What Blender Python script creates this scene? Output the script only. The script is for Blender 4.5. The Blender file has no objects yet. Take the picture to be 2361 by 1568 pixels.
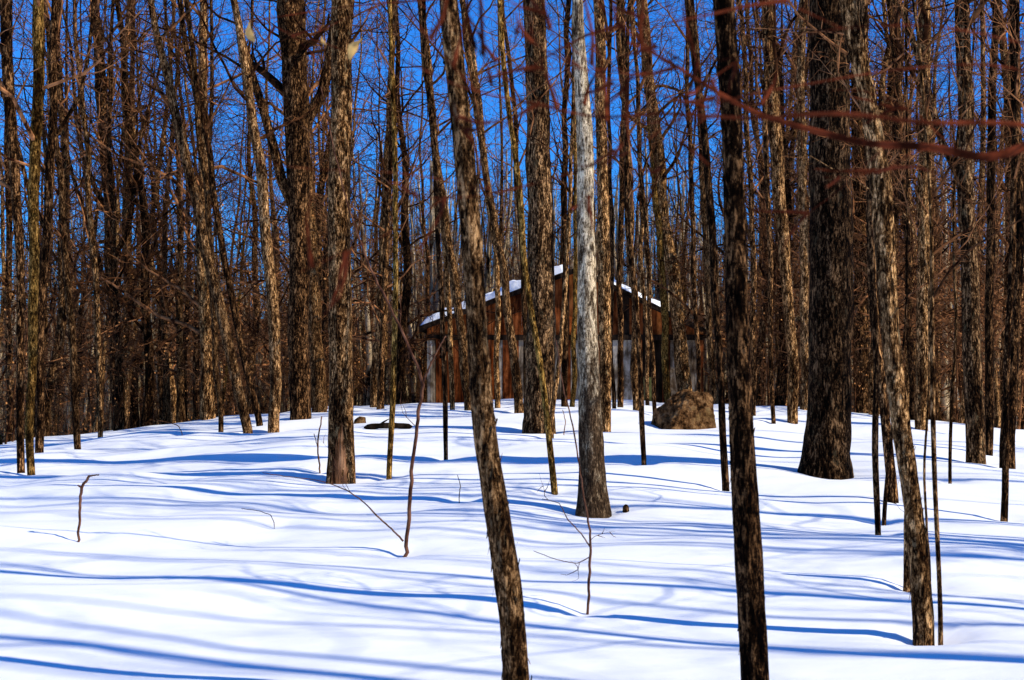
import bpy, math, random
import numpy as np
from mathutils import Vector, noise

scene = bpy.context.scene
COL = scene.collection
scene.view_settings.view_transform = 'Standard'
scene.view_settings.look = 'None'
scene.view_settings.exposure = 0
scene.view_settings.gamma = 1

# ------------------------------------------------------------------ camera survey
FP = 3279.0
EYE = 1.6
PITCH = math.atan(66 / FP)
def ray(u, v):
    dx = (u - 1180.5) / FP
    dz = (784 - v) / FP
    c, s = math.cos(PITCH), math.sin(PITCH)
    y = c - dz * s
    z = s + dz * c
    return dx / y, z / y
def at(u, v, D):
    a, b = ray(u, v)
    return np.array([a * D, D, EYE + b * D])

def S(t):
    t = min(1, max(0, t))
    return t * t * (3 - 2 * t)
WELLS = []
def H0(x, y):
    s = S((y + 1) / 30)
    lat = 0.0066 * (x - 1.2) ** 2
    lat = 3.2 * math.tanh(lat / 3.2)
    h = 0.86 * s - lat * s
    if y > 30:
        f = 0.0030 * (y - 30) ** 2
        h -= 3.5 * math.tanh(f / 3.5)
    if y > 62:
        h += 13 * S((y - 62) / 110)
    return h
def H(x, y):
    h = H0(x, y)
    n = noise.noise(Vector((x * 0.35, y * 0.45, 3.1))) * 0.11
    n += noise.noise(Vector((x * 0.7 + 9, y * 1.0, 7.7))) * 0.080
    n += noise.noise(Vector((x * 1.6 + 5, y * 2.6, 1.7))) * 0.020
    if y > 60: n *= 3
    return h + n * min(1, max(0.3, y / 13))
def ground_hit(u, v, fallback=33.0):
    a, b = ray(u, v)
    y = 3.0
    while y < 36:
        if EYE + b * y <= H(a * y, y):
            return y
        y += 0.04
    return fallback

# ------------------------------------------------------------------ mesh builder
class MB:
    def __init__(s):
        s.v = []; s.f = []; s.m = []; s.n = 0
    def raw(s, V, F, mat=0):
        V = np.asarray(V, float); F = np.asarray(F, int)
        s.v.append(V); s.f.append(F + s.n); s.n += len(V)
        s.m.append(np.full(len(F), mat, int))
    def tube(s, P, R, k=3, jit=None, mat=0):
        P = np.asarray(P, float); R = np.asarray(R, float); n = len(P)
        T = np.gradient(P, axis=0)
        T /= np.linalg.norm(T, axis=1)[:, None] + 1e-9
        m = T.mean(axis=0)
        ref = np.array([1., 0, 0]) if abs(m[2]) > 0.6 else np.array([0, 0, 1.])
        U = np.cross(T, ref); U /= np.linalg.norm(U, axis=1)[:, None] + 1e-9
        W = np.cross(T, U)
        a = np.arange(k) * 2 * math.pi / k
        rr = R[:, None] * np.ones((n, k))
        if jit is not None: rr = rr * (1 + jit)
        V = P[:, None, :] + rr[:, :, None] * (np.cos(a)[None, :, None] * U[:, None, :] + np.sin(a)[None, :, None] * W[:, None, :])
        i = np.arange(n - 1)[:, None] * k; j = np.arange(k)[None, :]; j2 = (j + 1) % k
        F = np.stack([i + j, i + j2, i + k + j2, i + k + j], -1).reshape(-1, 4)
        s.raw(V.reshape(-1, 3), F, mat)
    def box(s, x0, x1, y0, y1, z0, z1, mat=0):
        V = [(x0,y0,z0),(x1,y0,z0),(x1,y1,z0),(x0,y1,z0),(x0,y0,z1),(x1,y0,z1),(x1,y1,z1),(x0,y1,z1)]
        F = [(0,3,2,1),(4,5,6,7),(0,1,5,4),(1,2,6,5),(2,3,7,6),(3,0,4,7)]
        s.raw(V, F, mat)
    def prism(s, V8, mat=0):
        F = [(0,3,2,1),(4,5,6,7),(0,1,5,4),(1,2,6,5),(2,3,7,6),(3,0,4,7)]
        s.raw(V8, F, mat)
    def arrays(s):
        return np.concatenate(s.v), np.concatenate(s.f), np.concatenate(s.m)
    def mesh(s, name, mats, smooth=True):
        V, F, M = s.arrays()
        return make_mesh(name, V, F, M, mats, smooth)
def make_mesh(name, V, F, M, mats, smooth=True):
    me = bpy.data.meshes.new(name)
    me.vertices.add(len(V)); me.vertices.foreach_set('co', V.astype(np.float32).ravel())
    me.loops.add(len(F) * 4); me.loops.foreach_set('vertex_index', F.astype(np.int32).ravel())
    me.polygons.add(len(F))
    me.polygons.foreach_set('loop_start', np.arange(len(F), dtype=np.int32) * 4)
    me.polygons.foreach_set('material_index', M.astype(np.int32))
    me.polygons.foreach_set('use_smooth', np.full(len(F), smooth, bool))
    me.update(calc_edges=True)
    for m in mats: me.materials.append(m)
    return me
def obj(name, me, parent=None, loc=(0,0,0), label=None, cat=None, group=None, kind=None):
    o = bpy.data.objects.new(name, me)
    o.location = loc
    COL.objects.link(o)
    if parent: o.parent = parent
    if label: o['label'] = label
    if cat: o['category'] = cat
    if group: o['group'] = group
    if kind: o['kind'] = kind
    return o

# ------------------------------------------------------------------ materials
def newmat(name, rough=0.9):
    m = bpy.data.materials.new(name); m.use_nodes = True
    nt = m.node_tree; b = nt.nodes['Principled BSDF']
    b.inputs['Roughness'].default_value = rough
    b.inputs['Specular IOR Level'].default_value = 0.02
    return m, nt, b
def ramp(nt, stops, fac):
    r = nt.nodes.new('ShaderNodeValToRGB')
    e = r.color_ramp.elements
    e[0].position, e[0].color = stops[0][0], (*stops[0][1], 1)
    e[1].position, e[1].color = stops[-1][0], (*stops[-1][1], 1)
    for p, c in stops[1:-1]:
        q = e.new(p); q.color = (*c, 1)
    nt.links.new(fac, r.inputs[0]); return r.outputs[0]
def nz(nt, vec, scale, detail=6, rough=0.6, dist=0):
    n = nt.nodes.new('ShaderNodeTexNoise')
    n.inputs['Scale'].default_value = scale; n.inputs['Detail'].default_value = detail
    n.inputs['Roughness'].default_value = rough; n.inputs['Distortion'].default_value = dist
    if vec is not None: nt.links.new(vec, n.inputs['Vector'])
    return n.outputs['Fac']
def math_n(nt, op, a, b):
    n = nt.nodes.new('ShaderNodeMath'); n.operation = op
    for i, x in enumerate((a, b)):
        if isinstance(x, (int, float)): n.inputs[i].default_value = x
        else: nt.links.new(x, n.inputs[i])
    return n.outputs[0]
def mixc(nt, fac, a, b, mode='MIX'):
    n = nt.nodes.new('ShaderNodeMixRGB'); n.blend_type = mode
    for i, x in enumerate((fac, a, b)):
        if isinstance(x, (int, float)): n.inputs[i].default_value = x
        elif isinstance(x, tuple): n.inputs[i].default_value = (*x, 1)
        else: nt.links.new(x, n.inputs[i])
    return n.outputs[0]
def coords(nt, scale):
    tc = nt.nodes.new('ShaderNodeTexCoord'); mp = nt.nodes.new('ShaderNodeMapping')
    mp.inputs['Scale'].default_value = scale
    nt.links.new(tc.outputs['Object'], mp.inputs[0]); return mp.outputs[0]
def bump(nt, b, h, dist, strength=1.0):
    n = nt.nodes.new('ShaderNodeBump'); n.inputs['Distance'].default_value = dist
    n.inputs['Strength'].default_value = strength
    nt.links.new(h, n.inputs['Height']); nt.links.new(n.outputs[0], b.inputs['Normal'])

def bark(name, dark, mid, light, fine=1.0, lichen=None, bd=0.03, footdark=None):
    m, nt, b = newmat(name, 0.95)
    n1 = nz(nt, coords(nt, (fine, fine, fine * 0.20)), 52, 6, 0.65, 1.2)
    n2 = nz(nt, coords(nt, (fine, fine, fine * 0.6)), 80, 8, 0.8, 0.4)
    n3 = nz(nt, coords(nt, (fine, fine, fine * 0.34)), 26, 9, 0.78, 0.8)
    h = math_n(nt, 'ADD', math_n(nt, 'ADD', math_n(nt, 'MULTIPLY', n1, 0.34), math_n(nt, 'MULTIPLY', n2, 0.26)), math_n(nt, 'MULTIPLY', n3, 0.40))
    col = ramp(nt, [(0.465, dark), (0.515, mid), (0.57, light)], h)
    v2 = coords(nt, (1, 1, 0.35))
    patch = nz(nt, v2, 4.5, 9, 0.78)
    shade = ramp(nt, [(0.42, (0.16, 0.12, 0.10)), (0.55, (1.25, 1.15, 1.05))], patch)
    col = mixc(nt, 1.0, col, shade, 'MULTIPLY')
    if lichen:
        lf = ramp(nt, [(0.58, (0, 0, 0)), (0.63, (1, 1, 1))], nz(nt, v2, 11, 9, 0.8))
        lf2 = math_n(nt, 'MULTIPLY', lf, 0.5)
        col = mixc(nt, lf2, col, lichen)
    if footdark:
        tc = nt.nodes.new('ShaderNodeTexCoord'); sp = nt.nodes.new('ShaderNodeSeparateXYZ'); nt.links.new(tc.outputs['Object'], sp.inputs[0])
        zz = math_n(nt, 'ADD', sp.outputs['Z'], math_n(nt, 'MULTIPLY', math_n(nt, 'SUBTRACT', nz(nt, v2, 9, 8, 0.78), 0.5), 8.5))
        mr = nt.nodes.new('ShaderNodeMapRange'); mr.inputs[1].default_value = 0.9; mr.inputs[2].default_value = 2.4
        nt.links.new(zz, mr.inputs[0])
        lowc = ramp(nt, [(0.45, (0.012, 0.007, 0.004)), (0.53, (0.09, 0.05, 0.024)), (0.61, (0.45, 0.29, 0.15))], h)
        col = mixc(nt, mr.outputs[0], lowc, col)
    oi = nt.nodes.new('ShaderNodeObjectInfo')
    var = ramp(nt, [(0.0, (0.35, 0.28, 0.23)), (0.5, (0.98, 0.80, 0.63)), (1.0, (1.6, 1.32, 1.0))], oi.outputs['Random'])
    if not footdark: col = mixc(nt, 1.0, col, var, 'MULTIPLY')
    nt.links.new(col, b.inputs['Base Color'])
    bump(nt, b, h, bd)
    return m

M_bark = bark('bark_brown', (0.006, 0.003, 0.0015), (0.12, 0.068, 0.029), (0.80, 0.56, 0.30), 1.0, (0.42, 0.34, 0.19), 0.045)
M_dark = bark('bark_dark', (0.004, 0.002, 0.001), (0.04, 0.023, 0.012), (0.44, 0.28, 0.145), 0.8, None, 0.05)
M_oak = bark('bark_oak', (0.005, 0.003, 0.002), (0.09, 0.056, 0.030), (0.70, 0.51, 0.30), 0.8, (0.30, 0.27, 0.17), 0.07)
M_birch = bark('bark_pale', (0.10, 0.066, 0.036), (0.72, 0.57, 0.36), (0.98, 0.84, 0.56), 1.0, (0.85, 0.73, 0.48), 0.03, True)
M_tan = bark('bark_tan', (0.008, 0.004, 0.002), (0.17, 0.102, 0.047), (0.88, 0.64, 0.36), 1.0, (0.50, 0.40, 0.25), 0.05)
M_olive = bark('bark_olive', (0.010, 0.006, 0.002), (0.14, 0.092, 0.025), (0.62, 0.43, 0.15), 1.2, (0.30, 0.26, 0.07), 0.04)
def plainbark(name, c0, c1, scale=8, var=True):
    m, nt, b = newmat(name, 0.9)
    v = coords(nt, (1, 1, 0.5))
    col = ramp(nt, [(0.40, c0), (0.60, c1)], nz(nt, v, scale, 4, 0.6))
    if var:
        oi = nt.nodes.new('ShaderNodeObjectInfo')
        vr = ramp(nt, [(0.0, (0.15, 0.11, 0.09)), (1.0, (1.5, 1.28, 1.1))], oi.outputs['Random'])
        col = mixc(nt, 1.0, col, vr, 'MULTIPLY')
    nt.links.new(col, b.inputs['Base Color']); return m
M_twig = plainbark('twig_brown', (0.018, 0.006, 0.003), (0.32, 0.155, 0.068))
M_far = plainbark('far_twigs', (0.004, 0.0015, 0.0008), (0.27, 0.13, 0.058), 1.6, False)
M_fart = plainbark('far_trunks', (0.003, 0.0015, 0.001), (0.70, 0.50, 0.28), 1.9, False)
M_red = plainbark('twig_red', (0.024, 0.005, 0.002), (0.15, 0.030, 0.011), 20, False)
M_sap = plainbark('twig_reddish_brown', (0.05, 0.02, 0.012), (0.20, 0.085, 0.045), 20, False)
def leafmat(name, c0, c1, tr=0):
    m, nt, b = newmat(name, 0.7)
    v = coords(nt, (1, 1, 1))
    nt.links.new(ramp(nt, [(0.3, c0), (0.7, c1)], nz(nt, v, 30, 4)), b.inputs['Base Color'])
    if tr:
        t = nt.nodes.new('ShaderNodeBsdfTranslucent'); t.inputs[0].default_value = (*c1, 1)
        mx = nt.nodes.new('ShaderNodeMixShader'); mx.inputs[0].default_value = tr
        nt.links.new(b.outputs[0], mx.inputs[1]); nt.links.new(t.outputs[0], mx.inputs[2]); nt.links.new(mx.outputs[0], nt.nodes['Material Output'].inputs[0])
    return m
M_leaf = leafmat('dead_leaf_orange', (0.35, 0.13, 0.04), (0.65, 0.30, 0.10))
M_pale = leafmat('dead_leaf_pale', (0.50, 0.25, 0.06), (0.80, 0.52, 0.18), 0.3)

# ground
m, nt, b = newmat('snow', 0.55); M_ground = m
geo = nt.nodes.new('ShaderNodeNewGeometry')
sep = nt.nodes.new('ShaderNodeSeparateXYZ'); nt.links.new(geo.outputs['Position'], sep.inputs[0])
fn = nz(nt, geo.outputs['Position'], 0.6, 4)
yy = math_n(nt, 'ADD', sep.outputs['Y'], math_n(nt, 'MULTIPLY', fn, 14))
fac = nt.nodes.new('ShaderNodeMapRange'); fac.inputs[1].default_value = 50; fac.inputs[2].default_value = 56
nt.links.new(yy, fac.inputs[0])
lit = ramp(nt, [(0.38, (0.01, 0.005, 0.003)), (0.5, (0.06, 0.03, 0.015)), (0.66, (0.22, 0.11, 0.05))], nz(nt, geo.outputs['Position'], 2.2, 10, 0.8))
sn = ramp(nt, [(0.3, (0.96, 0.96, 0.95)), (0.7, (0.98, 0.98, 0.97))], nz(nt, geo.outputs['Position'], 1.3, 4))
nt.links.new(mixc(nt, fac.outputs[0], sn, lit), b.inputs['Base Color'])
mp = nt.nodes.new('ShaderNodeMapping'); mp.inputs['Scale'].default_value = (0.6, 1.2, 1); nt.links.new(geo.outputs['Position'], mp.inputs[0])
hb = math_n(nt, 'ADD', nz(nt, mp.outputs[0], 3, 4, 0.5), math_n(nt, 'MULTIPLY', nz(nt, geo.outputs['Position'], 70, 3, 0.6), 0.05))
bump(nt, b, hb, 0.05, 0.4)
m, nt, b = newmat('roof_snow', 0.6); M_rsnow = m
b.inputs['Base Color'].default_value = (0.95, 0.95, 0.95, 1)
bump(nt, b, nz(nt, coords(nt, (1,1,1)), 5, 5), 0.04)
def boards(name, c0, c1, c2):
    m, nt, b = newmat(name, 0.85)
    v = coords(nt, (9, 9, 0.9))
    n = nz(nt, v, 1.0, 8, 0.7)
    col = ramp(nt, [(0.38, c0), (0.52, c1), (0.68, c2)], n)
    st = ramp(nt, [(0.42, (0.25, 0.2, 0.16)), (0.58, (1, 1, 1))], nz(nt, coords(nt, (1.2, 1.2, 0.7)), 1.6, 8, 0.75))
    col = mixc(nt, 1.0, col, st, 'MULTIPLY')
    nt.links.new(col, b.inputs['Base Color'])
    bump(nt, b, n, 0.01)
    return m
M_grey = boards('weathered_boards', (0.10, 0.065, 0.04), (0.34, 0.26, 0.18), (0.60, 0.50, 0.38))
M_white = boards('pale_boards', (0.28, 0.22, 0.15), (0.58, 0.49, 0.38), (0.84, 0.75, 0.62))
M_rust = boards('rust_boards', (0.05, 0.012, 0.004), (0.26, 0.065, 0.017), (0.55, 0.17, 0.045))
M_orange = boards('orange_boards', (0.2, 0.04, 0.008), (0.62, 0.15, 0.03), (0.8, 0.27, 0.06))
M_shade = boards('dark_boards_and_shade', (0.010, 0.007, 0.005), (0.03, 0.018, 0.012), (0.06, 0.04, 0.025))  # dark boards; also paints the shade inside the doorway and open bay
M_olivep = boards('olive_panel', (0.12, 0.12, 0.04), (0.22, 0.22, 0.08), (0.32, 0.30, 0.13))
m, nt, b = newmat('boulder', 0.9); M_rock = m
v = coords(nt, (1, 1, 1))
n = nz(nt, v, 6, 12, 0.8)
c = ramp(nt, [(0.42, (0.015, 0.006, 0.002)), (0.51, (0.19, 0.085, 0.030)), (0.64, (0.62, 0.34, 0.14))], n)
c = mixc(nt, ramp(nt, [(0.55, (0,0,0)), (0.65, (0.5,0.5,0.5))], nz(nt, v, 3, 5)), c, (0.12, 0.09, 0.02))
nt.links.new(c, b.inputs['Base Color']); bump(nt, b, n, 0.12)
M_wood = boards('bare_wood', (0.02, 0.008, 0.004), (0.28, 0.12, 0.05), (0.60, 0.33, 0.17))

# ------------------------------------------------------------------ growth
def unit(d): return d / (np.linalg.norm(d) + 1e-9)
def turned(rng, d, ang):
    r = rng.normal(size=3); p = unit(r - d * r.dot(d))
    return unit(d * math.cos(ang) + p * math.sin(ang))
RMIN = 0.0035
def branch(mb, rng, p0, d0, L, r0, level, maxl, kids, up=0.07, leaf=None, wig=0.22, k0=5, ls=0.06):
    n = 8 if level == 1 else (6 if level == 2 else 4)
    P = [p0]; d = unit(d0)
    for i in range(n - 1):
        d = d + rng.normal(size=3) * wig; d[2] += up; d = unit(d)
        P.append(P[-1] + d * L / (n - 1))
    P = np.array(P); t = np.linspace(0, 1, n)
    R = r0 * (1 - 0.78 * t)
    mb.tube(P, R, k0 if level == 1 else 3)
    if level < maxl:
        nk = max(2, int(kids[level - 1] * (0.7 + 0.6 * rng.random())))
        for q in range(nk):
            tt = 0.18 + 0.8 * rng.random()
            i = min(n - 2, int(tt * (n - 1))); fr = tt * (n - 1) - i
            pp = P[i] * (1 - fr) + P[i + 1] * fr
            dd = turned(rng, unit(P[i + 1] - P[i]), math.radians(rng.uniform(30, 80)))
            branch(mb, rng, pp, dd, L * rng.uniform(0.3, 0.6) * (1.1 - 0.4 * tt), max(RMIN, r0 * (1 - 0.78 * tt) * 0.55),
                   level + 1, maxl, kids, up * 0.7, leaf, wig * 1.15, k0, ls)
    if leaf is not None and level == maxl and rng.random() < leaf:
        add_leaf(mb, rng, P[-1], ls)
def add_leaf(mb, rng, p, s, mat=1):
    a = unit(rng.normal(size=3) + np.array([0, 0, -0.8])); bb = unit(np.cross(a, rng.normal(size=3)))
    c = np.cross(a, bb) * s * 0.12
    V = [p, p + a * s * 0.5 + bb * s * 0.33 + c, p + a * s, p + a * s * 0.5 - bb * s * 0.33 + c]
    mb.raw(V, [(0, 1, 2, 3)], mat)
def crown(mb, rng, P, R, h, start, nl, maxl=3, kids=(6, 4), spread=0.22, steep=(20, 65), leaf=None, mr=0.5, ls=0.06):
    z = P[:, 2] - P[0, 2]
    for i in range(nl):
        t = start + (0.985 - start) * ((i + rng.random()) / nl)
        zz = t * z[-1]
        p = np.array([np.interp(zz, z, P[:, a]) for a in range(3)])
        r = np.interp(zz, z, R)
        az = rng.random() * 2 * math.pi; el = math.radians(rng.uniform(*steep))
        d = np.array([math.cos(az) * math.cos(el), math.sin(az) * math.cos(el), math.sin(el)])
        L = h * spread * rng.uniform(0.6, 1.25) * (1.05 - 0.65 * (t - start) / (1 - start))
        branch(mb, rng, p, d, L, max(0.008, r * rng.uniform(0.25, mr)), 1, maxl, kids, 0.07, leaf, 0.22, 5, ls)

def trunk_tube(mb, rng, P, R, k, rough):
    n = len(P)
    jit = np.zeros((n, k))
    a = np.arange(k) * 2 * math.pi / k
    sd = rng.random() * 50
    for i in range(n):
        z = P[i, 2]
        for j in range(k):
            x, y = math.cos(a[j]), math.sin(a[j])
            jit[i, j] = rough * (1.2 * noise.noise(Vector((x * 1.2 + sd, y * 1.2, z * 2.0))) + 1.0 * noise.noise(Vector((x * 4 + sd, y * 4, z * 7.0))))
    mb.tube(P, R, k, jit)

TREES = []
def hand_tree(pts, label, name='bare_tree', mat=None, H_tot=15, D=None, seed=0, start=0.42, nl=16, k=12, step=0.15, rough=0.06,
              kids=(6, 4), spread=0.20, cat='tree', group='bare trees of the winter wood', hires=False, top_r=0.02, nocrown=False, fork=0):
    rng = np.random.default_rng(seed + 11)
    u0, v0, w0 = pts[0]
    if D is None: D = ground_hit(u0, v0)
    P = np.array([at(u, v, D) for u, v, w in pts])
    R = np.array([w * 0.5 / FP * D for u, v, w in pts])
    g = H(P[0, 0], P[0, 1])
    if P[0, 2] > g or D >= 33:
        P[0, 2] = g
    ztop = g + H_tot
    if P[-1, 2] < ztop - 0.5 and not nocrown:
        d = unit(P[-1] - P[-2]); last = P[-1]; rl = R[-1]
        nx = 5
        ext, er = [], []
        hh = ztop - last[2]
        for i in range(1, nx + 1):
            f = i / nx
            d = unit(d * np.array([0.85, 0.85, 1]) + rng.normal(size=3) * 0.04)
            last = last + d * hh / nx / max(0.5, d[2])
            ext.append(last.copy()); er.append(rl * (1 - f) + top_r * f)
        P = np.vstack([P, ext]); R = np.concatenate([R, er])
    foot = P[0] - np.array([0, 0, 0.25]); P = np.vstack([foot, P]); R = np.concatenate([[R[0] * 1.05], R])
    z = P[:, 2]
    zmax = 1.6 + 0.30 * D
    zs = np.concatenate([np.arange(z[0], min(zmax, z[-1]), step), np.arange(min(zmax, z[-1]), z[-1], 0.6), [z[-1]]])
    zs = np.unique(np.round(zs, 4))
    Q = np.array([[np.interp(q, z, P[:, 0]), np.interp(q, z, P[:, 1]), q] for q in zs])
    for _ in range(int(min(10, 0.5 / step)) + 2):
        Q[1:-1, :2] = 0.25 * Q[:-2, :2] + 0.5 * Q[1:-1, :2] + 0.25 * Q[2:, :2]
    RR = np.interp(zs, z, R)
    wob = 0.012 * D / 16 + 0.004
    for i, q in enumerate(Q):
        q[0] += wob * noise.noise(Vector((q[2] * 1.1, seed * 3.3, 0.5))) * 2.2
        q[1] += wob * noise.noise(Vector((q[2] * 0.9, seed * 5.1, 4.5))) * 3
    base = np.array([P[1, 0], P[1, 1], g])
    Q = Q - base
    mt = MB(); trunk_tube(mt, rng, Q, RR, k, rough)
    if hires:   # loose bark plates lifting from the trunk
        for i in range(300):
            zi = rng.uniform(0.1, Q[-1, 2] * 0.5)
            c = np.array([np.interp(zi, Q[:, 2], Q[:, a]) for a in range(3)]); r = np.interp(zi, Q[:, 2], RR)
            az = rng.uniform(0, 6.283); o = np.array([math.cos(az), math.sin(az), 0]); s = np.array([-o[1], o[0], 0])
            w = rng.uniform(0.006, 0.014); l = rng.uniform(0.02, 0.06); lift = rng.uniform(0.002, 0.012)
            up = np.array([0, 0, 1.0]); r0 = r * 0.99
            V = [c + o * r0 - s * w, c + o * r0 + s * w, c + o * (r0 + lift) + s * w * .6 + up * l * rng.choice([-1, 1]), c + o * (r0 + lift) - s * w * .5 + up * l * .8 * 1.0]
            V[3][2] = V[2][2] - 0.004
            mt.raw(V, [(0, 1, 2, 3)])
    for q in range(fork):
        zz = (0.22 + 0.2 * q / max(1, fork)) * H_tot
        c = np.array([np.interp(zz, Q[:, 2], Q[:, a]) for a in range(3)]); r = np.interp(zz, Q[:, 2], RR)
        sg = 1 if q % 2 else -1
        L = H_tot * 0.45; t = np.linspace(0, 1, 12)
        B = c + np.stack([sg * (0.9 * np.sqrt(t) + .5 * t) * L * 0.16 + .09 * np.sin(t * 9 + q), rng.normal() * .2 * t, t * L], 1)
        mt.tube(B, r * 0.5 * (1.02 - .8 * t), 8)
    e = obj(name, None, None, base, label, cat, group); e.empty_display_size = 0.3
    obj('trunk', mt.mesh('trunk', [mat or M_bark]), e)
    if not nocrown:
        mc = MB(); i0 = 1
        crown(mc, rng, Q[i0:], RR[i0:], H_tot, start, nl, 3, kids, spread)
        obj('crown', mc.mesh('crown', [M_twig]), e)
    WELLS.append((base[0], base[1], RR[1]))
    TREES.append((base[0], base[1]))
    return e

L_dark = 'tall bare hardwood with dark furrowed bark standing in snow'
L_slim = 'slim bare young hardwood standing in snow'
L_lean = 'bare hardwood leaning as it rises from the snow'

hand_tree([(1200,1800,66),(1190,1568,62),(1180,1450,58),(1150,1250,58),(1112,980,52),(1092,700,46),(1068,350,46),(1045,130,46),(1025,-60,42)],
          'slender leaning bare tree with flaking brown bark', mat=M_tan, D=5.7, seed=1, H_tot=9, k=24, step=0.025, rough=0.08, start=0.62, nl=12, hires=True)
hand_tree([(1752,1800,64),(1740,1568,62),(1730,1300,62),(1715,1000,54),(1702,700,52),(1690,350,48),(1668,0,48)],
          'straight slender bare tree with near black shaggy bark', mat=M_dark, D=5.9, seed=2, H_tot=9, k=24, step=0.025, rough=0.08, start=0.62, nl=12, hires=True)
hand_tree([(2130,1462,48),(2118,1300,48),(2100,1150,42),(2080,1000,42),(2055,780,42),(2030,430,50),(2005,240,40),(1965,60,38),(1945,-60,36)],
          'crooked leaning bare tree with rough grey brown bark', mat=M_tan, seed=3, H_tot=10, k=22, step=0.035, rough=0.10, start=0.55, nl=12, hires=True)
hand_tree([(2168,1462,12),(2158,1250,11),(2150,900,12),(2152,600,9),(2140,350,8),(2120,100,7),(2100,-50,6)], L_slim, 'sapling', seed=4, H_tot=6, k=8, step=0.06, start=0.3, nl=14, kids=(4,3), spread=0.16, cat='young tree', top_r=0.006)
hand_tree([(2098,1345,22),(2095,1180,22),(2105,1100,16)], 'short broken dead snag beside a leaning tree', 'dead_snag', seed=5, nocrown=True, step=0.04, k=12, rough=0.15, cat='dead tree', group=None)
hand_tree([(1903,1087,128),(1906,1050,112),(1912,950,98),(1915,600,98),(1916,300,92),(1905,0,86)], 'thick old oak with deeply furrowed grey brown bark and flared base',
          'oak_tree', mat=M_oak, seed=6, H_tot=17, k=32, step=0.06, rough=0.05, start=0.42, nl=18, spread=0.26)
hand_tree([(1368,1178,84),(1366,1130,66),(1362,1050,58),(1358,900,50),(1352,600,42),(1345,300,38),(1335,0,24)], 'pale grey white barked tree with dark flared base',
          'birch_tree', mat=M_birch, seed=7, H_tot=12, k=22, step=0.06, rough=0.06, start=0.5, nl=14)
f = hand_tree([(783,1107,68),(785,1060,62),(786,900,54),(786,500,52),(785,0,46)], 'straight bare tree with a bare wood scar at its snowy base',
          mat=M_bark, seed=8, H_tot=15, k=22, step=0.07, rough=0.06)
hand_tree([(1243,997,78),(1245,950,70),(1246,700,66),(1244,500,60),(1238,200,52),(1230,0,50)], 'tall thick bare tree with ridged grey bark before the cabin', mat=M_oak, seed=9, H_tot=17, k=20, step=0.08)
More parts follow.
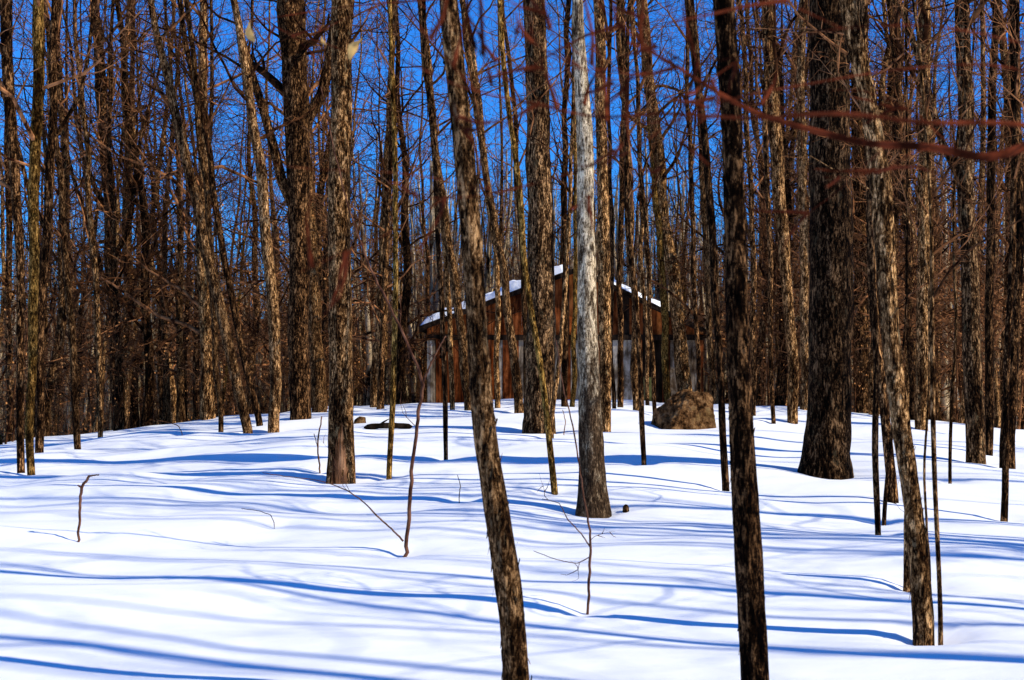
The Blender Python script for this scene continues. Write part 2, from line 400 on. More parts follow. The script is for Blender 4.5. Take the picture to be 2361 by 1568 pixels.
T = [
 ([(577,997,22),(530,800,24),(470,550,24),(400,250,20),(345,0,15)], L_lean, M_tan, 13),
 ([(636,992,26),(628,700,26),(605,400,24),(570,200,20),(540,0,16)], L_lean, M_tan, 14),
 ([(690,962,50),(690,600,46),(685,300,56),(668,0,58)], L_dark, M_dark, 16),
 ([(738,950,36),(718,600,30),(700,300,26),(690,0,24)], L_dark, M_bark, 16),
 ([(70,1090,18),(72,800,22),(80,400,26),(88,0,26)], L_slim, M_olive, 13),
 ([(48,1085,18),(52,700,18),(28,300,26),(8,0,26)], L_dark, M_dark, 13),
 ([(178,1032,16),(162,700,18),(138,400,16),(112,150,12)], L_slim, M_bark, 12),
 ([(275,985,24),(258,600,26),(238,250,28),(215,0,20)], 'dark bare tree with forked ascending limbs', M_dark, 14),
 ([(900,1098,13),(905,900,14),(912,600,12),(905,200,12),(900,0,10)], 'slim moss tinged young tree standing in snow', M_olive, 10),
 ([(1028,1055,10),(1024,950,12),(1018,700,12),(1005,400,12)], L_slim, M_dark, 10),
 ([(1082,945,22),(1055,700,20),(1010,400,18),(980,150,15),(968,0,14)], L_lean, M_bark, 14),
 ([(1282,1127,16),(1266,950,14),(1228,750,14),(1200,450,13),(1165,150,12)], 'thin bare tree leaning across a thicker trunk', M_olive, 11),
 ([(1395,995,24),(1396,700,30),(1386,300,26),(1380,0,24)], L_dark, M_bark, 15),
 ([(1484,1066,12),(1480,900,13),(1455,620,12),(1442,300,10)], L_slim, M_dark, 10),
 ([(1672,1122,17),(1664,900,16),(1642,550,18),(1600,100,16)], L_lean, M_dark, 12),
 ([(1580,925,36),(1560,700,30),(1525,450,26),(1500,200,26),(1480,0,26)], L_lean, M_bark, 15),
 ([(1832,970,25),(1818,700,24),(1785,300,32),(1770,0,28)], L_dark, M_bark, 15),
 ([(1858,940,22),(1850,500,20),(1848,0,18)], L_slim, M_tan, 15),
 ([(2025,1230,14),(2020,1000,15),(2026,800,13),(2010,500,11)], L_slim, M_dark, 9),
 ([(2062,1148,26),(2040,980,22),(2010,700,20),(1995,300,16)], L_lean, M_dark, 11),
 ([(2250,1065,46),(2242,800,42),(2226,400,36),(2220,0,34)], L_dark, M_oak, 15),
 ([(2322,1075,36),(2338,800,28),(2348,400,22),(2340,0,20)], L_dark, M_dark, 13),
 ([(2316,1193,17),(2322,900,15),(2338,500,16),(2345,0,12)], L_slim, M_dark, 10),
 ([(2192,1110,8),(2198,900,8),(2205,700,7)], L_slim, M_bark, 8),
 ([(2125,985,30),(2132,500,30),(2130,0,28)], L_dark, M_bark, 15),
 ([(1988,945,42),(1985,600,36),(1975,0,30)], L_dark, M_dark, 16),
 ([(508,995,12),(492,700,14),(470,400,14),(430,0,12)], L_slim, M_bark, 14),
 ([(1196,950,22),(1165,650,18),(1120,400,16),(1075,80,14)], L_lean, M_bark, 14),
 ([(1541,912,18),(1518,500,16),(1490,150,14)], L_slim, M_olive, 14),
 ([(1432,935,14),(1428,600,13),(1440,200,12)], L_slim, M_dark, 13),
 ([(1302,935,15),(1300,500,14),(1310,0,12)], L_slim, M_dark, 14),
 ([(602,978,16),(560,830,16),(520,600,16),(470,300,14)], L_lean, M_dark, 12),
 ([(862,936,20),(882,600,16),(898,200,14)], L_slim, M_bark, 14),
 ([(1463,944,18),(1462,700,16),(1448,400,16)], L_slim, M_bark, 13),
 ([(2038,1200,10),(2048,1060,9),(2070,900,7),(2090,700,6)], L_slim, M_dark, 7),
 ([(92,1040,20),(95,700,20),(120,350,20),(125,0,18)], L_dark, M_dark, 14),
 ([(235,1008,12),(225,700,14),(195,300,12)], L_slim, M_bark, 13),
 ([(1782,970,10),(1775,600,12),(1765,200,12)], L_slim, M_dark, 12),
 ([(2275,1045,22),(2285,700,20),(2290,200,18)], L_dark, M_dark, 14),
 ([(1512,955,10),(1500,700,10),(1480,400,10)], L_slim, M_dark, 11),
 ([(1270,1010,12),(1290,850,11),(1305,600,10)], L_slim, M_bark, 10),
 ([(1150,940,14),(1145,600,12),(1100,200,11)], L_slim, M_bark, 14),
 ([(1218,936,12),(1205,600,12),(1180,200,10)], L_slim, M_bark, 14),
 ([(1320,936,12),(1328,600,11),(1322,200,10)], L_slim, M_olive, 14),
 ([(1498,935,10),(1480,600,10),(1470,200,9)], L_slim, M_bark, 13),
 ([(1645,930,16),(1630,600,14),(1610,200,12)], L_slim, M_tan, 14),
 ([(1045,945,12),(1030,600,12),(1000,300,11)], L_slim, M_bark, 14),
 ([(1740,955,14),(1735,600,13),(1720,200,12)], L_slim, M_dark, 14),
 ([(1415,938,10),(1410,600,10),(1405,200,9)], L_slim, M_dark, 13),
 ([(1612,938,10),(1600,600,12),(1585,200,10)], L_slim, M_dark, 13),
]
for i, (pts, lab, mt, ht) in enumerate(T):
    thin = pts[0][2] < 20
    hand_tree(pts, lab, mat=mt, seed=20 + i, H_tot=ht, start=0.26 if thin else 0.34, nl=15 if thin else 20, k=9 if thin else 14, step=0.15,
              kids=(6, 4), spread=0.17 if thin else 0.2, rough=0.07, top_r=0.012, fork={7: 3, 2: 2, 35: 2, 25: 1, 20: 1}.get(i, 0))

# wood scar, part of its tree
sc = MB(); rng = np.random.default_rng(5)
D8 = f.location[1]; wr = 30 / FP * D8
for j in range(6):
    a0 = math.radians(-112 + j * 11); a1 = a0 + math.radians(10.4)
    top = [0.26, 0.44, 0.55, 0.62, 0.38, 0.22][j]
    V = []
    for zi, z in enumerate(np.linspace(-0.1, top, 7)):
        for a in (a0, a1):
            zz = max(z, 0)
            fl = 1.25 - 0.13 * min(1, zz / 0.3)
            r = wr * fl * (1.0 - 0.06 * (zi / 6) ** 3) * (1 + 0.02 * rng.normal())
            if zi == 6: a = (a0 + a1) / 2 + (a - (a0 + a1) / 2) * 0.2
            V.append((math.cos(a) * r, math.sin(a) * r, z))
    F = [(2*i, 2*i+1, 2*i+3, 2*i+2) for i in range(6)]
    sc.raw(V, F)
o = obj('wood_scar', sc.mesh('wood_scar', [M_wood]), f); o['label'] = 'bare reddish wood where bark is missing'

# ------------------------------------------------------------------ saplings, snags, twigs by hand
def twig_thing(name, lines, label, cat, mat, seed, D=None, extra=0, group=None, k=6):
    rng = np.random.default_rng(seed)
    u0, v0, w0 = lines[0][0]
    D = D or ground_hit(u0, v0)
    base = at(u0, v0, D); base[2] = H(base[0], base[1])
    e = obj(name, None, None, base, label, cat, group)
    for li, ln in enumerate(lines):
        P = np.array([at(u, v, D) for u, v, w in ln]) - base
        R = np.array([w * 0.5 / FP * D for u, v, w in ln])
        if li == 0: P = np.vstack([P[0] - [0, 0, 0.15], P]); R = np.concatenate([[R[0]], R])
        t = np.linspace(0, 1, len(P)); tt = np.linspace(0, 1, len(P) * 5)
        Q = np.array([np.interp(tt, t, P[:, a]) for a in range(3)]).T
        Q[1:-1] = 0.25 * Q[:-2] + 0.5 * Q[1:-1] + 0.25 * Q[2:]
        Q[2:-1] += rng.normal(size=(len(Q) - 3, 3)) * R.mean() * 0.35
        mb = MB(); mb.tube(Q, np.interp(tt, t, R), k)
        for x in range(extra):
            i = rng.integers(3, len(Q) - 2)
            dd = turned(rng, unit(Q[i + 1] - Q[i]), math.radians(rng.uniform(30, 60)))
            branch(mb, rng, Q[i], dd, rng.uniform(0.15, 0.45), max(0.0025, R.mean() * 0.35), 2, 3, (4, 3), 0.05, None, 0.2)
        obj('trunk' if li == 0 else 'branch', mb.mesh('stem', [mat]), e)
    WELLS.append((base[0], base[1], 0.02))
    return e
twig_thing('sapling', [[(935,1272,10),(945,1160,10),(955,1040,9),(968,940,9),(976,880,8),(940,790,6),(895,700,6),(845,600,5),(800,470,4),(770,340,3),(740,200,2)],
                       [(976,880,6),(990,845,5),(1010,805,4),(1028,775,3)],
                       [(930,1248,5),(905,1222,4),(870,1190,4),(835,1155,3),(800,1130,3),(740,1108,2),(660,1098,2),(605,1090,1.5)]],
           'thin reddish brown sapling forking with a drooping side branch', 'young tree', M_sap, 3, extra=2, group='saplings in the snow')
twig_thing('sapling', [[(1355,1402,7),(1360,1300,7),(1362,1240,6),(1352,1180,5),(1340,1100,4),(1325,1000,4),(1300,900,3),(1280,780,2)],
                       [(1360,1260,4),(1340,1230,3),(1310,1200,3),(1290,1160,2),(1250,1150,1.5)],
                       [(1358,1285,3),(1330,1300,2),(1280,1290,2),(1230,1270,1.5)]],
           'spindly twiggy sapling poking through snow', 'young tree', M_sap, 4, extra=1, group='saplings in the snow')
twig_thing('dead_sapling', [[(181,1236,6),(185,1180,6),(188,1125,7),(205,1098,6)], [(188,1125,5),(180,1118,3)], [(203,1098,5),(228,1094,3)]],
           'short snapped off dead sapling stub in snow', 'dead sapling', M_sap, 5)
twig_thing('sapling', [[(737,1080,4),(732,1020,4),(742,960,3)],[(732,1030,2),(724,1000,2)]], 'tiny pale twig sapling in snow', 'young tree', M_twig, 6, group='saplings in the snow')
twig_thing('sapling', [[(2145,1340,6),(2130,1100,6),(2145,850,5),(2140,600,4),(2080,480,3),(1960,410,3),(1850,350,2)]], 'thin arching pale sapling', 'young tree', M_tan, 7, extra=2, group='saplings in the snow')
for i, (u, v) in enumerate([(632, 1205), (1058, 1150), (420, 1000), (1300, 1000)]):
    twig_thing('twig', [[(u, v, 2.0), (u - 8, v - 18, 1.8), (u - 38, v - 28, 1.5), (u - 75, v - 32, 1.2)] if i % 2 == 0 else [(u, v, 2.2), (u + 4, v - 30, 2), (u - 3, v - 55, 1.5)]],
               'small bare twig poking out of snow', 'twig', M_twig, 60 + i, extra=0, group='twigs poking out of the snow', k=4)

def near_sapling():
    rng = np.random.default_rng(77)
    base = np.array([1.45, 2.7, H(1.45, 2.7)])
    e = obj('red_twigged_sapling', None, None, base, 'reddish sapling spreading thin bare branches overhead', 'young tree')
    mb = MB(); P = np.array([[0, 0, -.2], [0, 0, .6], [-.04, .02, 1.3], [-.1, 0, 2.0], [-.12, .03, 2.8], [-.1, 0, 3.6]]); mb.tube(P, [.022, .02, .017, .014, .01, .004], 10)
    obj('trunk', mb.mesh('trunk', [M_red]), e)
    LN = [
      ([(2480,300),(2361,345),(2240,377),(2120,350),(2000,325),(1880,290),(1760,245),(1640,205),(1540,150),(1440,120)], 2.0, 27, 6, 1.95),
      ([(2560,284),(2361,290),(2200,296),(2050,294),(1900,280),(1750,272),(1600,258),(1480,245),(1350,250),(1200,232),(1050,200),(930,160)], 1.6, 14, 6, 1.9),
      ([(2560,200),(2300,150),(2000,180),(1750,225),(1560,280),(1450,350),(1300,400),(1170,430),(1000,400),(850,395),(700,392),(540,380)], 1.8, 6, 6, 2.3),
      ([(2560,60),(2200,-60),(1700,-60),(1200,-30),(800,0),(560,40),(620,62),(700,95),(800,128)], 2.9, 6, 2, 2.5),
      ([(2480,120),(2100,70),(1900,90),(1700,130),(1560,140),(1400,170),(1250,120),(1150,60)], 1.7, 5, 10, 2.2),
    ]
    for li, (pts, D, w, ex, za) in enumerate(LN):
        P = np.array([at(u, v, D) for u, v in pts]) - base
        P = np.vstack([[-.08, 0, za], P]); n = len(P)
        t = np.linspace(0, 1, n); tt = np.linspace(0, 1, n * 5)
        Q = np.array([np.interp(tt, t, P[:, a]) for a in range(3)]).T
        for _ in range(3): Q[1:-1] = 0.25 * Q[:-2] + 0.5 * Q[1:-1] + 0.25 * Q[2:]
        Q[:, 1] += 0.05 * np.sin(tt * 9 + D)
        Q[:, 2] += 0.002 * np.sin(tt * 31 + D)
        R = w * 0.5 / FP * D * (1 - 0.78 * tt)
        mb = MB(); mb.tube(Q, R, 7)
        for x in range(ex):
            i = rng.integers(int(n * 1.5), len(Q) - 2)
            dd = turned(rng, unit(Q[i + 1] - Q[i]), math.radians(rng.uniform(25, 55)))
            branch(mb, rng, Q[i], dd, rng.uniform(0.12, 0.35), 0.0012, 2, 3, (3, 3), 0.03, None, 0.15)
        obj('branch', mb.mesh('branch', [M_red]), e)
    def leaf(u, v, D, s, rot):
        p = at(u, v, D) - base
        V = []; n = 11; ya = math.radians(50)
        for i in range(n):
            t = i / (n - 1); w = s * 0.20 * (math.sin(math.pi * t) ** 1.2) * (1.25 - 0.6 * t) * (1 + .15 * (i % 2)) + s * 0.004
            for j, q in enumerate((-1, -.5, 0, .5, 1)):
                x = q * w + 0.06 * s * math.sin(t * 4); z = -t * s; y = 0.2 * s * abs(q) * (0.3 + math.sin(t * 3)) + 0.10 * s * math.sin(t * 5 + q)
                x, y = x * math.cos(ya) - y * math.sin(ya), x * math.sin(ya) + y * math.cos(ya)
                c, sn = math.cos(rot), math.sin(rot)
                V.append((p[0] + x * c - z * sn, p[1] + y, p[2] + x * sn + z * c))
        F = [(i*5+j, i*5+j+1, i*5+j+6, i*5+j+5) for i in range(n-1) for j in range(4)]
        m = MB(); m.raw(V, F); o = obj('leaf', m.mesh('leaf', [M_pale]), e); o['label'] = 'pale curled dead leaf'
    leaf(836, 90, 2.9, 0.050, -0.55); leaf(576, 50, 2.9, 0.044, 0.25); leaf(742, 84, 2.9, 0.020, 0.5)
near_sapling()

# ------------------------------------------------------------------ tree templates + random wood
temps = []; lite = []
tmats = [M_bark, M_dark, M_bark, M_dark, M_olive, M_tan, M_dark, M_tan, M_bark, M_dark]
for i in range(10):
    rng = np.random.default_rng(500 + i)
    h = rng.uniform(13, 19); r = rng.uniform(0.05, 0.12)
    z = np.linspace(-0.4, h, 30)
    lx, ly = rng.normal(size=2) * 0.06
    ph = rng.random(4) * 6
    P = np.stack([lx * z + 0.14 * np.sin(z * 0.5 + ph[0]) + 0.04 * np.sin(z * 1.9 + ph[1]), ly * z + 0.12 * np.sin(z * 0.45 + ph[2]), z], 1)
    R = r * (1.05 - 0.9 * np.clip(z / h, 0, 1)); R[:2] *= 1.25
    RMIN = 0.0055
    mb = MB(); mb.tube(P, R, 9)
    nt_ = len(mb.f[0])
    crown(mb, rng, P, R, h, 0.10, 34, 3, (7, 4), 0.18, (-5, 72), None, 0.5)
    V, F, M = mb.arrays(); M[nt_:] = 1
    temps.append(make_mesh('bare_tree', V, F, M, [tmats[i], M_twig]))
    if i < 5:
        RMIN = 0.004
        mb = MB(); mb.tube(P, R, 9)
        crown(mb, rng, P, R * 0.8, h, 0.32, 14, 2, (5,), 0.18, (20, 72), None, 0.5)
        V, F, M = mb.arrays(); M[nt_:] = 1
        lite.append(make_mesh('bare_tree', V, F, M, [tmats[i], M_twig]))
RMIN = 0.005
rs = random.Random(4)
placed = list(TREES)
def free(x, y, dmin):
    for (a, b) in placed:
        if (a - x) ** 2 + (b - y) ** 2 < dmin * dmin: return False
    return True
def cab(x, y):
    if -4.2 < x < 7.2 and 39 < y < 51: return True
    u = 1180 + x / y * FP
    if y < 42 and 930 < u < 1665: return True
    return False
G = 'bare trees of the winter wood'
labs = {0:'bare brown barked hardwood in the dense wood', 1:'bare dark barked hardwood in the dense wood'}
cnt = 0; tries = 0
while cnt < 170 and tries < 20000:
    tries += 1
    y = 27 + 34 * rs.random()
    x = rs.uniform(-0.368, 0.368) * y
    if y < 30 and abs(x) < 8: continue
    if cab(x, y) or not free(x, y, 0.6 if y < 45 else 0.8): continue
    i = rs.randrange(10)
    o = obj('bare_tree', temps[i], None, (x, y, H(x, y)), labs[1] if tmats[i] == M_dark else labs[0], 'tree', G)
    s = rs.uniform(0.75, 1.2); o.scale = (s * rs.uniform(0.8, 1.3), s * 1.0, s * rs.uniform(0.9, 1.1)); o.rotation_euler = (0, 0, rs.uniform(0, 6.28))
    placed.append((x, y)); cnt += 1
# the same wood carries on beyond the frame on the sunny side
cnt = 0
while cnt < 72:
    if cnt < 44:
        x = rs.uniform(3.2, 15); y = rs.uniform(-1.5, 9.5)
    elif cnt < 50:
        x = rs.uniform(4, 20); y = rs.uniform(-6, 2)
    else:
        x = rs.uniform(5, 26); y = rs.uniform(6, 24)
    if x < 0.40 * y + 2.0 or not free(x, y, 0.6) or math.hypot(x, y) < 4.2: continue
    i = rs.randrange(5)
    o = obj('bare_tree', lite[i], None, (x, y, H(x, y)), labs[0] if tmats[i] != M_dark else labs[1], 'tree', G)
    s = rs.uniform(0.45, 1.05); o.scale = (s, s, s)
    o.rotation_euler = (0, 0, rs.uniform(0, 6.28)); placed.append((x, y)); cnt += 1

stemps = []
RMIN = 0.0045
for i in range(5):
    rng = np.random.default_rng(900 + i)
    h = rng.uniform(3.5, 6.0); z = np.linspace(-0.2, h, 12); ph = rng.random(2) * 6
    P = np.stack([0.08 * np.sin(z * 1.1 + ph[0]) + rng.normal() * 0.06 * z, 0.08 * np.sin(z * 0.9 + ph[1]), z], 1)
    R = 0.022 * (1.05 - 0.9 * np.clip(z / h, 0, 1)); mb = MB(); mb.tube(P, R, 6)
    crown(mb, rng, P, R, h, 0.08, 22, 3, (5, 4), 0.28, (-5, 50), 0.26 if i < 3 else 0.04, 0.5, 0.075)
    stemps.append(mb.mesh('sapling', [M_twig, M_leaf]))
cnt = 0
while cnt < 130:
    y = 26 + 28 * rs.random(); x = rs.uniform(-0.375, 0.375) * y
    if cab(x, y) or not free(x, y, 0.4): continue
    if y < 31 and abs(x) < 9: continue
    o = obj('sapling', stemps[rs.randrange(5)], None, (x, y, H(x, y)), 'twiggy young beech with a few orange leaves', 'young tree', 'understorey saplings')
    s = rs.uniform(0.6, 1.15); o.scale = (s, s, s); o.rotation_euler = (0, 0, rs.uniform(0, 6.28)); placed.append((x, y)); cnt += 1

# far wood: one mass
RMIN = 0.010
lows = []
for i in range(8):
    rng = np.random.default_rng(700 + i); h = rng.uniform(11, 16)
    z = np.linspace(-0.5, h, 8); ph = rng.random() * 6
    P = np.stack([rng.normal() * 0.06 * z + .15 * np.sin(z * .6 + ph), rng.normal() * 0.05 * z, z], 1); R = rng.uniform(.08, .17) * (1.05 - 0.85 * np.clip(z / h, 0, 1))
    mb = MB(); mb.tube(P, R, 5, None, 1); crown(mb, rng, P, R * .6, h, 0.04, 26, 2, (9,), 0.18, (-5, 68), None, 0.45)
    lows.append(mb.arrays())
rng = np.random.default_rng(1)
VV, FF, MM, n = [], [], [], 0
q = 0
while q < 1950:
    y = 47 + 85 * rng.random() ** 1.2; x = rng.uniform(-0.39, 0.39) * y
    if -4.5 < x < 7.5 and y < 52: continue
    q += 1
    side = 0.82 if x < -0.1 * y else 1.0
    V, F, M = lows[rng.integers(8)]; a = rng.random() * 6.28; s = rng.uniform(0.5, 1.05) * (0.85 if y < 75 else 1) * side
    c, sn = math.cos(a), math.sin(a)
    W = np.stack([(V[:, 0] * c - V[:, 1] * sn) * s + x, (V[:, 0] * sn + V[:, 1] * c) * s + y, V[:, 2] * s + H0(x, y)], 1)
    VV.append(W); FF.append(F + n); MM.append(M); n += len(V)
VV = np.concatenate(VV); FF = np.concatenate(FF); MM = np.concatenate(MM)
obj('distant_wood', make_mesh('distant_wood', VV, FF, MM, [M_far, M_fart]), kind='stuff', label='dense brown mass of far off bare trees', cat='wood')

# ------------------------------------------------------------------ boulder, rocks, log
def rock(u, v, wpx, hpx, label, seed, D=None):
    import bmesh
    D = D or ground_hit(u, v)
    p = at(u, v, D); p[2] = H(p[0], p[1])
    bm = bmesh.new(); bmesh.ops.create_icosphere(bm, subdivisions=6, radius=1)
    w = wpx / FP * D / 2; h = hpx / FP * D
    for vt in bm.verts:
        c = vt.co.normalized()
        s = 1.3
        for k_, (nx, ny, nz_, d) in enumerate([(-.75,-.5,.85,.74),(-.9,-.2,.2,.97),(.2,-.9,.3,.85),(.95,-.1,.10,.95),(.15,.0,1,.90),(-.5,.1,.9,.88),(.9,-.3,.7,.98),(-.1,-.8,.8,.82)]):
            nn = Vector((nx, ny, nz_)).normalized(); dt = c.dot(nn)
            if dt > 0.05: s = min(s, d / dt)
        s *= 1 + 0.07 * noise.noise(c * 2 + Vector((seed, 0, 0))) + 0.05 * noise.noise(c * 6 + Vector((seed, 0, 0))) + 0.03 * noise.noise(c * 18 + Vector((seed, 0, 0)))
        vt.co = Vector((c.x * s * w * 1.0, c.y * s * w * 0.9, c.z * s * h * 1.0 + h * 0.02))
    me = bpy.data.meshes.new('boulder'); bm.to_mesh(me); bm.free(); me.materials.append(M_rock)
    o = obj('boulder', me, None, p, label, 'rock'); WELLS.append((p[0], p[1], w * 0.8)); return o
rock(1584, 980, 132, 84, 'brown mossy boulder sitting in snow by the cabin', 2.2)
rock(830, 955, 26, 16, 'small brown rock half buried in snow', 5.5, 24)
D = ground_hit(895, 990); p = at(895, 990, D); p[2] = H(p[0], p[1])
mb = MB(); t = np.linspace(0, 1, 14); rg = np.random.default_rng(3)
P = np.stack([(t - .5) * 110 / FP * D, (t - .5) * 0.15, 0.03 + 0.03 * np.sin(t * 3)], 1)
trunk_tube(mb, rg, P, np.array([.01] + [.04] * 12 + [.01]) * (1 + .25 * rg.random(14)), 10, .2)
mb.tube(P[4:7] + [[0,0,0],[.03,-.05,.06],[.05,-.08,.1]], [.02, .015, .006], 5)
obj('fallen_log', mb.mesh('fallen_log', [M_shade]), None, p, 'short dark log lying on the snow', 'log')
D = ground_hit(1443, 1175); p = at(1443, 1175, D); p[2] = H(p[0], p[1])
mb = MB(); mb.tube(np.array([[0,0,-.05],[0,0,.02],[.01,0,.035],[.012,0,.04]]), [.032,.028,.018,.002], 8)
obj('tree_stump', mb.mesh('tree_stump', [M_dark]), None, p, 'tiny dark stump just above the snow', 'stump')

# ------------------------------------------------------------------ cabin
def cabin():
    y0, y1 = 42.0, 49.0
    X = lambda u: (u - 1180.5) / FP * y0
    zb = 0.1
    ax, az = X(1330), 4.58
    lx, lz = X(968), 2.84
    rx, rz = X(1640), 2.66
    off = np.array([ax, y0, zb])
    e = obj('cabin', None, None, off, 'weathered board cabin with snowy gable roof among trees', 'cabin')
    def fin(mb, name, mats, smooth=False, label=None):
        V, F, M = mb.arrays(); o = obj(name, make_mesh(name, V - off, F, M, mats, smooth), e)
        if label: o['label'] = label
        return o
    def roofz(x):
        return az + (lz - az) * (ax - x) / (ax - lx) if x < ax else az + (rz - az) * (x - ax) / (rx - ax)
    wl, wr = X(985), X(1622)
    rg = random.Random(3)
    segs = [(985, 1004, 1), (1040, 1128, 2), (1128, 1140, 3), (1142, 1180, 1), (1182, 1212, 0), (1212, 1270, 2), (1270, 1300, 0), (1302, 1340, 1), (1342, 1408, 2), (1408, 1468, 1), (1530, 1545, 2), (1545, 1622, 0)]
    mb = MB()
    for a, b_, mt in segs:
        x = X(a)
        while x < X(b_) - 0.03:
            w = min(rg.uniform(0.14, 0.24), X(b_) - x)
            dy = rg.uniform(0, 0.025)
            mm = mt if (mt == 3 or rg.random() > 0.35) else rg.choice([0, 2, 2])
            mb.box(x, x + w - 0.008, y0 - dy, y0 + 0.05, zb - 0.4, 2.52, mm)
            x += w
    fin(mb, 'wall', [M_grey, M_white, M_rust, M_orange, M_shade], label='weathered grey and rusty vertical board wall')
    mb = MB(); x = wl
    while x < wr:
        w = min(rg.uniform(0.17, 0.26), wr - x)
        za, zc = roofz(x) - 0.12, roofz(x + w - .01) - 0.12
        if x < ax < x + w: za = zc = min(za, zc)
        dy = 0.03 + rg.uniform(0, 0.02)
        lo = 2.56
        mb.prism([(x, y0-dy, lo), (x+w-.01, y0-dy, lo), (x+w-.01, y0+.05, lo), (x, y0+.05, lo), (x, y0-dy, max(za, lo+.02)), (x+w-.01, y0-dy, max(zc, lo+.02)), (x+w-.01, y0+.05, max(zc, lo+.02)), (x, y0+.05, max(za, lo+.02))], rg.choice([0, 0, 0, 1, 2, 0]))
        x += w
    fin(mb, 'gable', [M_rust, M_shade, M_orange], label='rust red board gable')
    mb = MB(); mb.box(wl, wr, y0 - 0.09, y0 - 0.055, 2.44, 2.60, 0); fin(mb, 'beam', [M_shade])
    mb = MB(); mb.box(wl, wl + .06, y0 + .06, y1, zb - .4, 2.7); fin(mb, 'side_wall', [M_grey])
    mb = MB(); mb.box(wr - .06, wr, y0 + .06, y1, zb - .4, 2.5); fin(mb, 'side_wall', [M_grey])
    mb = MB(); mb.box(wl + .07, wr - .07, y1 - .06, y1, zb - .4, 2.7); fin(mb, 'back_wall', [M_grey])
    mb = MB(); mb.box(X(1006), X(1126), y0 + 0.9, y0 + 0.95, zb - .4, 2.5, 0)  # near-black back panel paints in the shade of the open bay
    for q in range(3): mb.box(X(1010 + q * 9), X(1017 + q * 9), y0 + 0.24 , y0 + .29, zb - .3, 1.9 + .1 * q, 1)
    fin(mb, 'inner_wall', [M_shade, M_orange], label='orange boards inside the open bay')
    mb = MB(); mb.box(X(1468), X(1530), y0 + 0.12, y0 + 0.17, zb - .4, 2.45, 0); mb.box(X(1478), X(1503), y0 + .06, y0 + .11, zb - .3, 1.35, 1)  # near-black sheet stands for shade in the door opening; olive panel is real
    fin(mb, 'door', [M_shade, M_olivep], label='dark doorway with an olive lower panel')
    for u in (1010, 1130, 1475, 1530):
        mb = MB(); mb.box(X(u) - .05, X(u) + .05, y0 - .2, y0 - .11, zb - .4, 2.45, 0)
        fin(mb, 'post', [M_rust])
    ov = 0.4
    mb = MB()
    th = 0.14
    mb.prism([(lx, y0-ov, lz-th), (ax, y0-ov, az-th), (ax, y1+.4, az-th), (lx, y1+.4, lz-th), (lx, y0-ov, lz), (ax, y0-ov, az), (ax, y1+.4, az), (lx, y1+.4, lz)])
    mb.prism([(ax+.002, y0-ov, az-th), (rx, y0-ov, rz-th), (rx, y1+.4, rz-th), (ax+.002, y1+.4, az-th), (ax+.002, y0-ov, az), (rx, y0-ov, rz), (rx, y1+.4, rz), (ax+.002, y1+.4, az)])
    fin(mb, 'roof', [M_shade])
    def sheet(xa, xb, ya, yb, tmax, seed, edge=0.25, grow=0):
        nx, ny = 80, 40
        V = np.zeros((nx, ny, 3))
        for i in range(nx):
            for j in range(ny):
                s, t = i / (nx - 1), j / (ny - 1)
                x = xa + (xb - xa) * s; y = ya + (yb - ya) * t
                ed = min(s * abs(xb - xa), (1 - s) * abs(xb - xa), t * (yb - ya), (1 - t) * (yb - ya)) / edge
                pr = math.sqrt(max(0, 1 - (1 - min(1, ed)) ** 2))
                h = tmax * (0.7 + grow * s * (1 - s) * 2 + 0.8 * noise.noise(Vector((x * 1.1, y * .9, seed))) + .25 * noise.noise(Vector((x * 4, y * 3, seed))))
                jag = 0.12 * noise.noise(Vector((x * 2.5, seed, 0))) if j == 0 else 0
                V[i, j] = (x, y + jag, roofz(x) + 0.006 + max(0.02, h) * pr)
        idx = np.arange(nx * ny).reshape(nx, ny)
        F = np.stack([idx[:-1, :-1], idx[1:, :-1], idx[1:, 1:], idx[:-1, 1:]], -1).reshape(-1, 4)
        mb.raw(V.reshape(-1, 3), F)
    mb = MB(); sheet(lx + .03, X(1305), y0 - ov + .02, y1 + .3, 0.25, 1.5, 0.15, 0.7)
    fin(mb, 'roof_snow', [M_rsnow], True, 'uneven snow lying on the roof')
    mb = MB(); sheet(X(1385), X(1540), y0 - ov + .02, y1 + .3, 0.19, 4.5, 0.15)
    fin(mb, 'roof_snow', [M_rsnow], True, 'patch of snow left on the roof')
cabin()

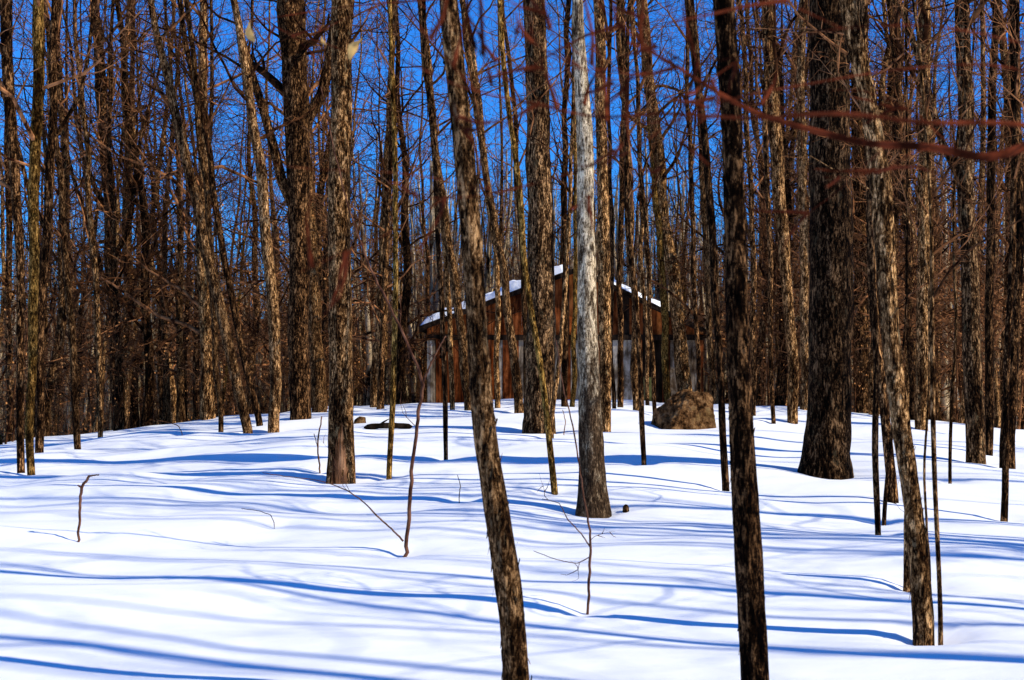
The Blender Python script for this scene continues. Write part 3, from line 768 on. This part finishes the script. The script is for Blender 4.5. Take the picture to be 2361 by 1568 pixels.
# ------------------------------------------------------------------ ground sheet
xs = np.concatenate([-np.geomspace(400, 14.5, 30), np.arange(-14, 14.01, 0.14), np.geomspace(14.5, 400, 30)])
ys = np.concatenate([-np.geomspace(120, 1, 16), np.arange(0, 6, 0.4), np.arange(6, 33, 0.12), np.arange(33, 62, 0.8), np.geomspace(62, 900, 50)])
V = np.zeros((len(xs), len(ys), 3))
for j, y in enumerate(ys):
    near = [w for w in WELLS if abs(w[1] - y) < 1.0]
    for i, x in enumerate(xs):
        h = H(x, y)
        for (wx, wy, wr_) in near:
            dx = x - wx
            if abs(dx) < 1.0:
                r = wr_ + 0.13
                d2 = dx * dx + (y - wy) ** 2
                h -= 0.06 * math.exp(-d2 / (r * r))
        V[i, j] = (x, y, h)
idx = np.arange(len(xs) * len(ys)).reshape(len(xs), len(ys))
F = np.stack([idx[:-1, :-1], idx[1:, :-1], idx[1:, 1:], idx[:-1, 1:]], -1).reshape(-1, 4)
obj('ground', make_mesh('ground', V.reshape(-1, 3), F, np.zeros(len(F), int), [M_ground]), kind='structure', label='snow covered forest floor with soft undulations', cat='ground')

# ------------------------------------------------------------------ light
EL = math.radians(39); AZ = math.radians(110)
to = Vector((math.sin(AZ) * math.cos(EL), math.cos(AZ) * math.cos(EL), math.sin(EL)))
sl = bpy.data.lights.new('Sun', 'SUN'); sl.energy = 5; sl.angle = math.radians(0.5); sl.color = (1, 0.93, 0.76)
so = bpy.data.objects.new('Sun', sl); COL.objects.link(so); so.rotation_euler = to.to_track_quat('Z', 'Y').to_euler(); so.location = (20, -10, 20)
w = bpy.data.worlds.new('World'); scene.world = w; w.use_nodes = True
nt = w.node_tree; bg = nt.nodes['Background']
sk = nt.nodes.new('ShaderNodeTexSky'); sk.sky_type = 'NISHITA'; sk.sun_disc = False
sk.sun_elevation = EL; sk.sun_rotation = AZ; sk.air_density = 1.0; sk.dust_density = 0.2; sk.ozone_density = 2.0; sk.altitude = 300
mx = nt.nodes.new('ShaderNodeMixRGB'); mx.blend_type = 'MULTIPLY'; mx.inputs[0].default_value = 1; mx.inputs[2].default_value = (0.14, 0.70, 1.60, 1)
nt.links.new(sk.outputs[0], mx.inputs[1]); nt.links.new(mx.outputs[0], bg.inputs[0]); bg.inputs[1].default_value = 0.12

cd = bpy.data.cameras.new('Camera'); cd.sensor_width = 36; cd.lens = 36 * FP / 2361.0; cd.clip_end = 2000; cd.clip_start = 0.05
cd.dof.use_dof = True; cd.dof.focus_distance = 24; cd.dof.aperture_fstop = 9
co = bpy.data.objects.new('Camera', cd); COL.objects.link(co); co.location = (0, 0, EYE); co.rotation_euler = (math.pi / 2 + PITCH, 0, 0)
scene.camera = co
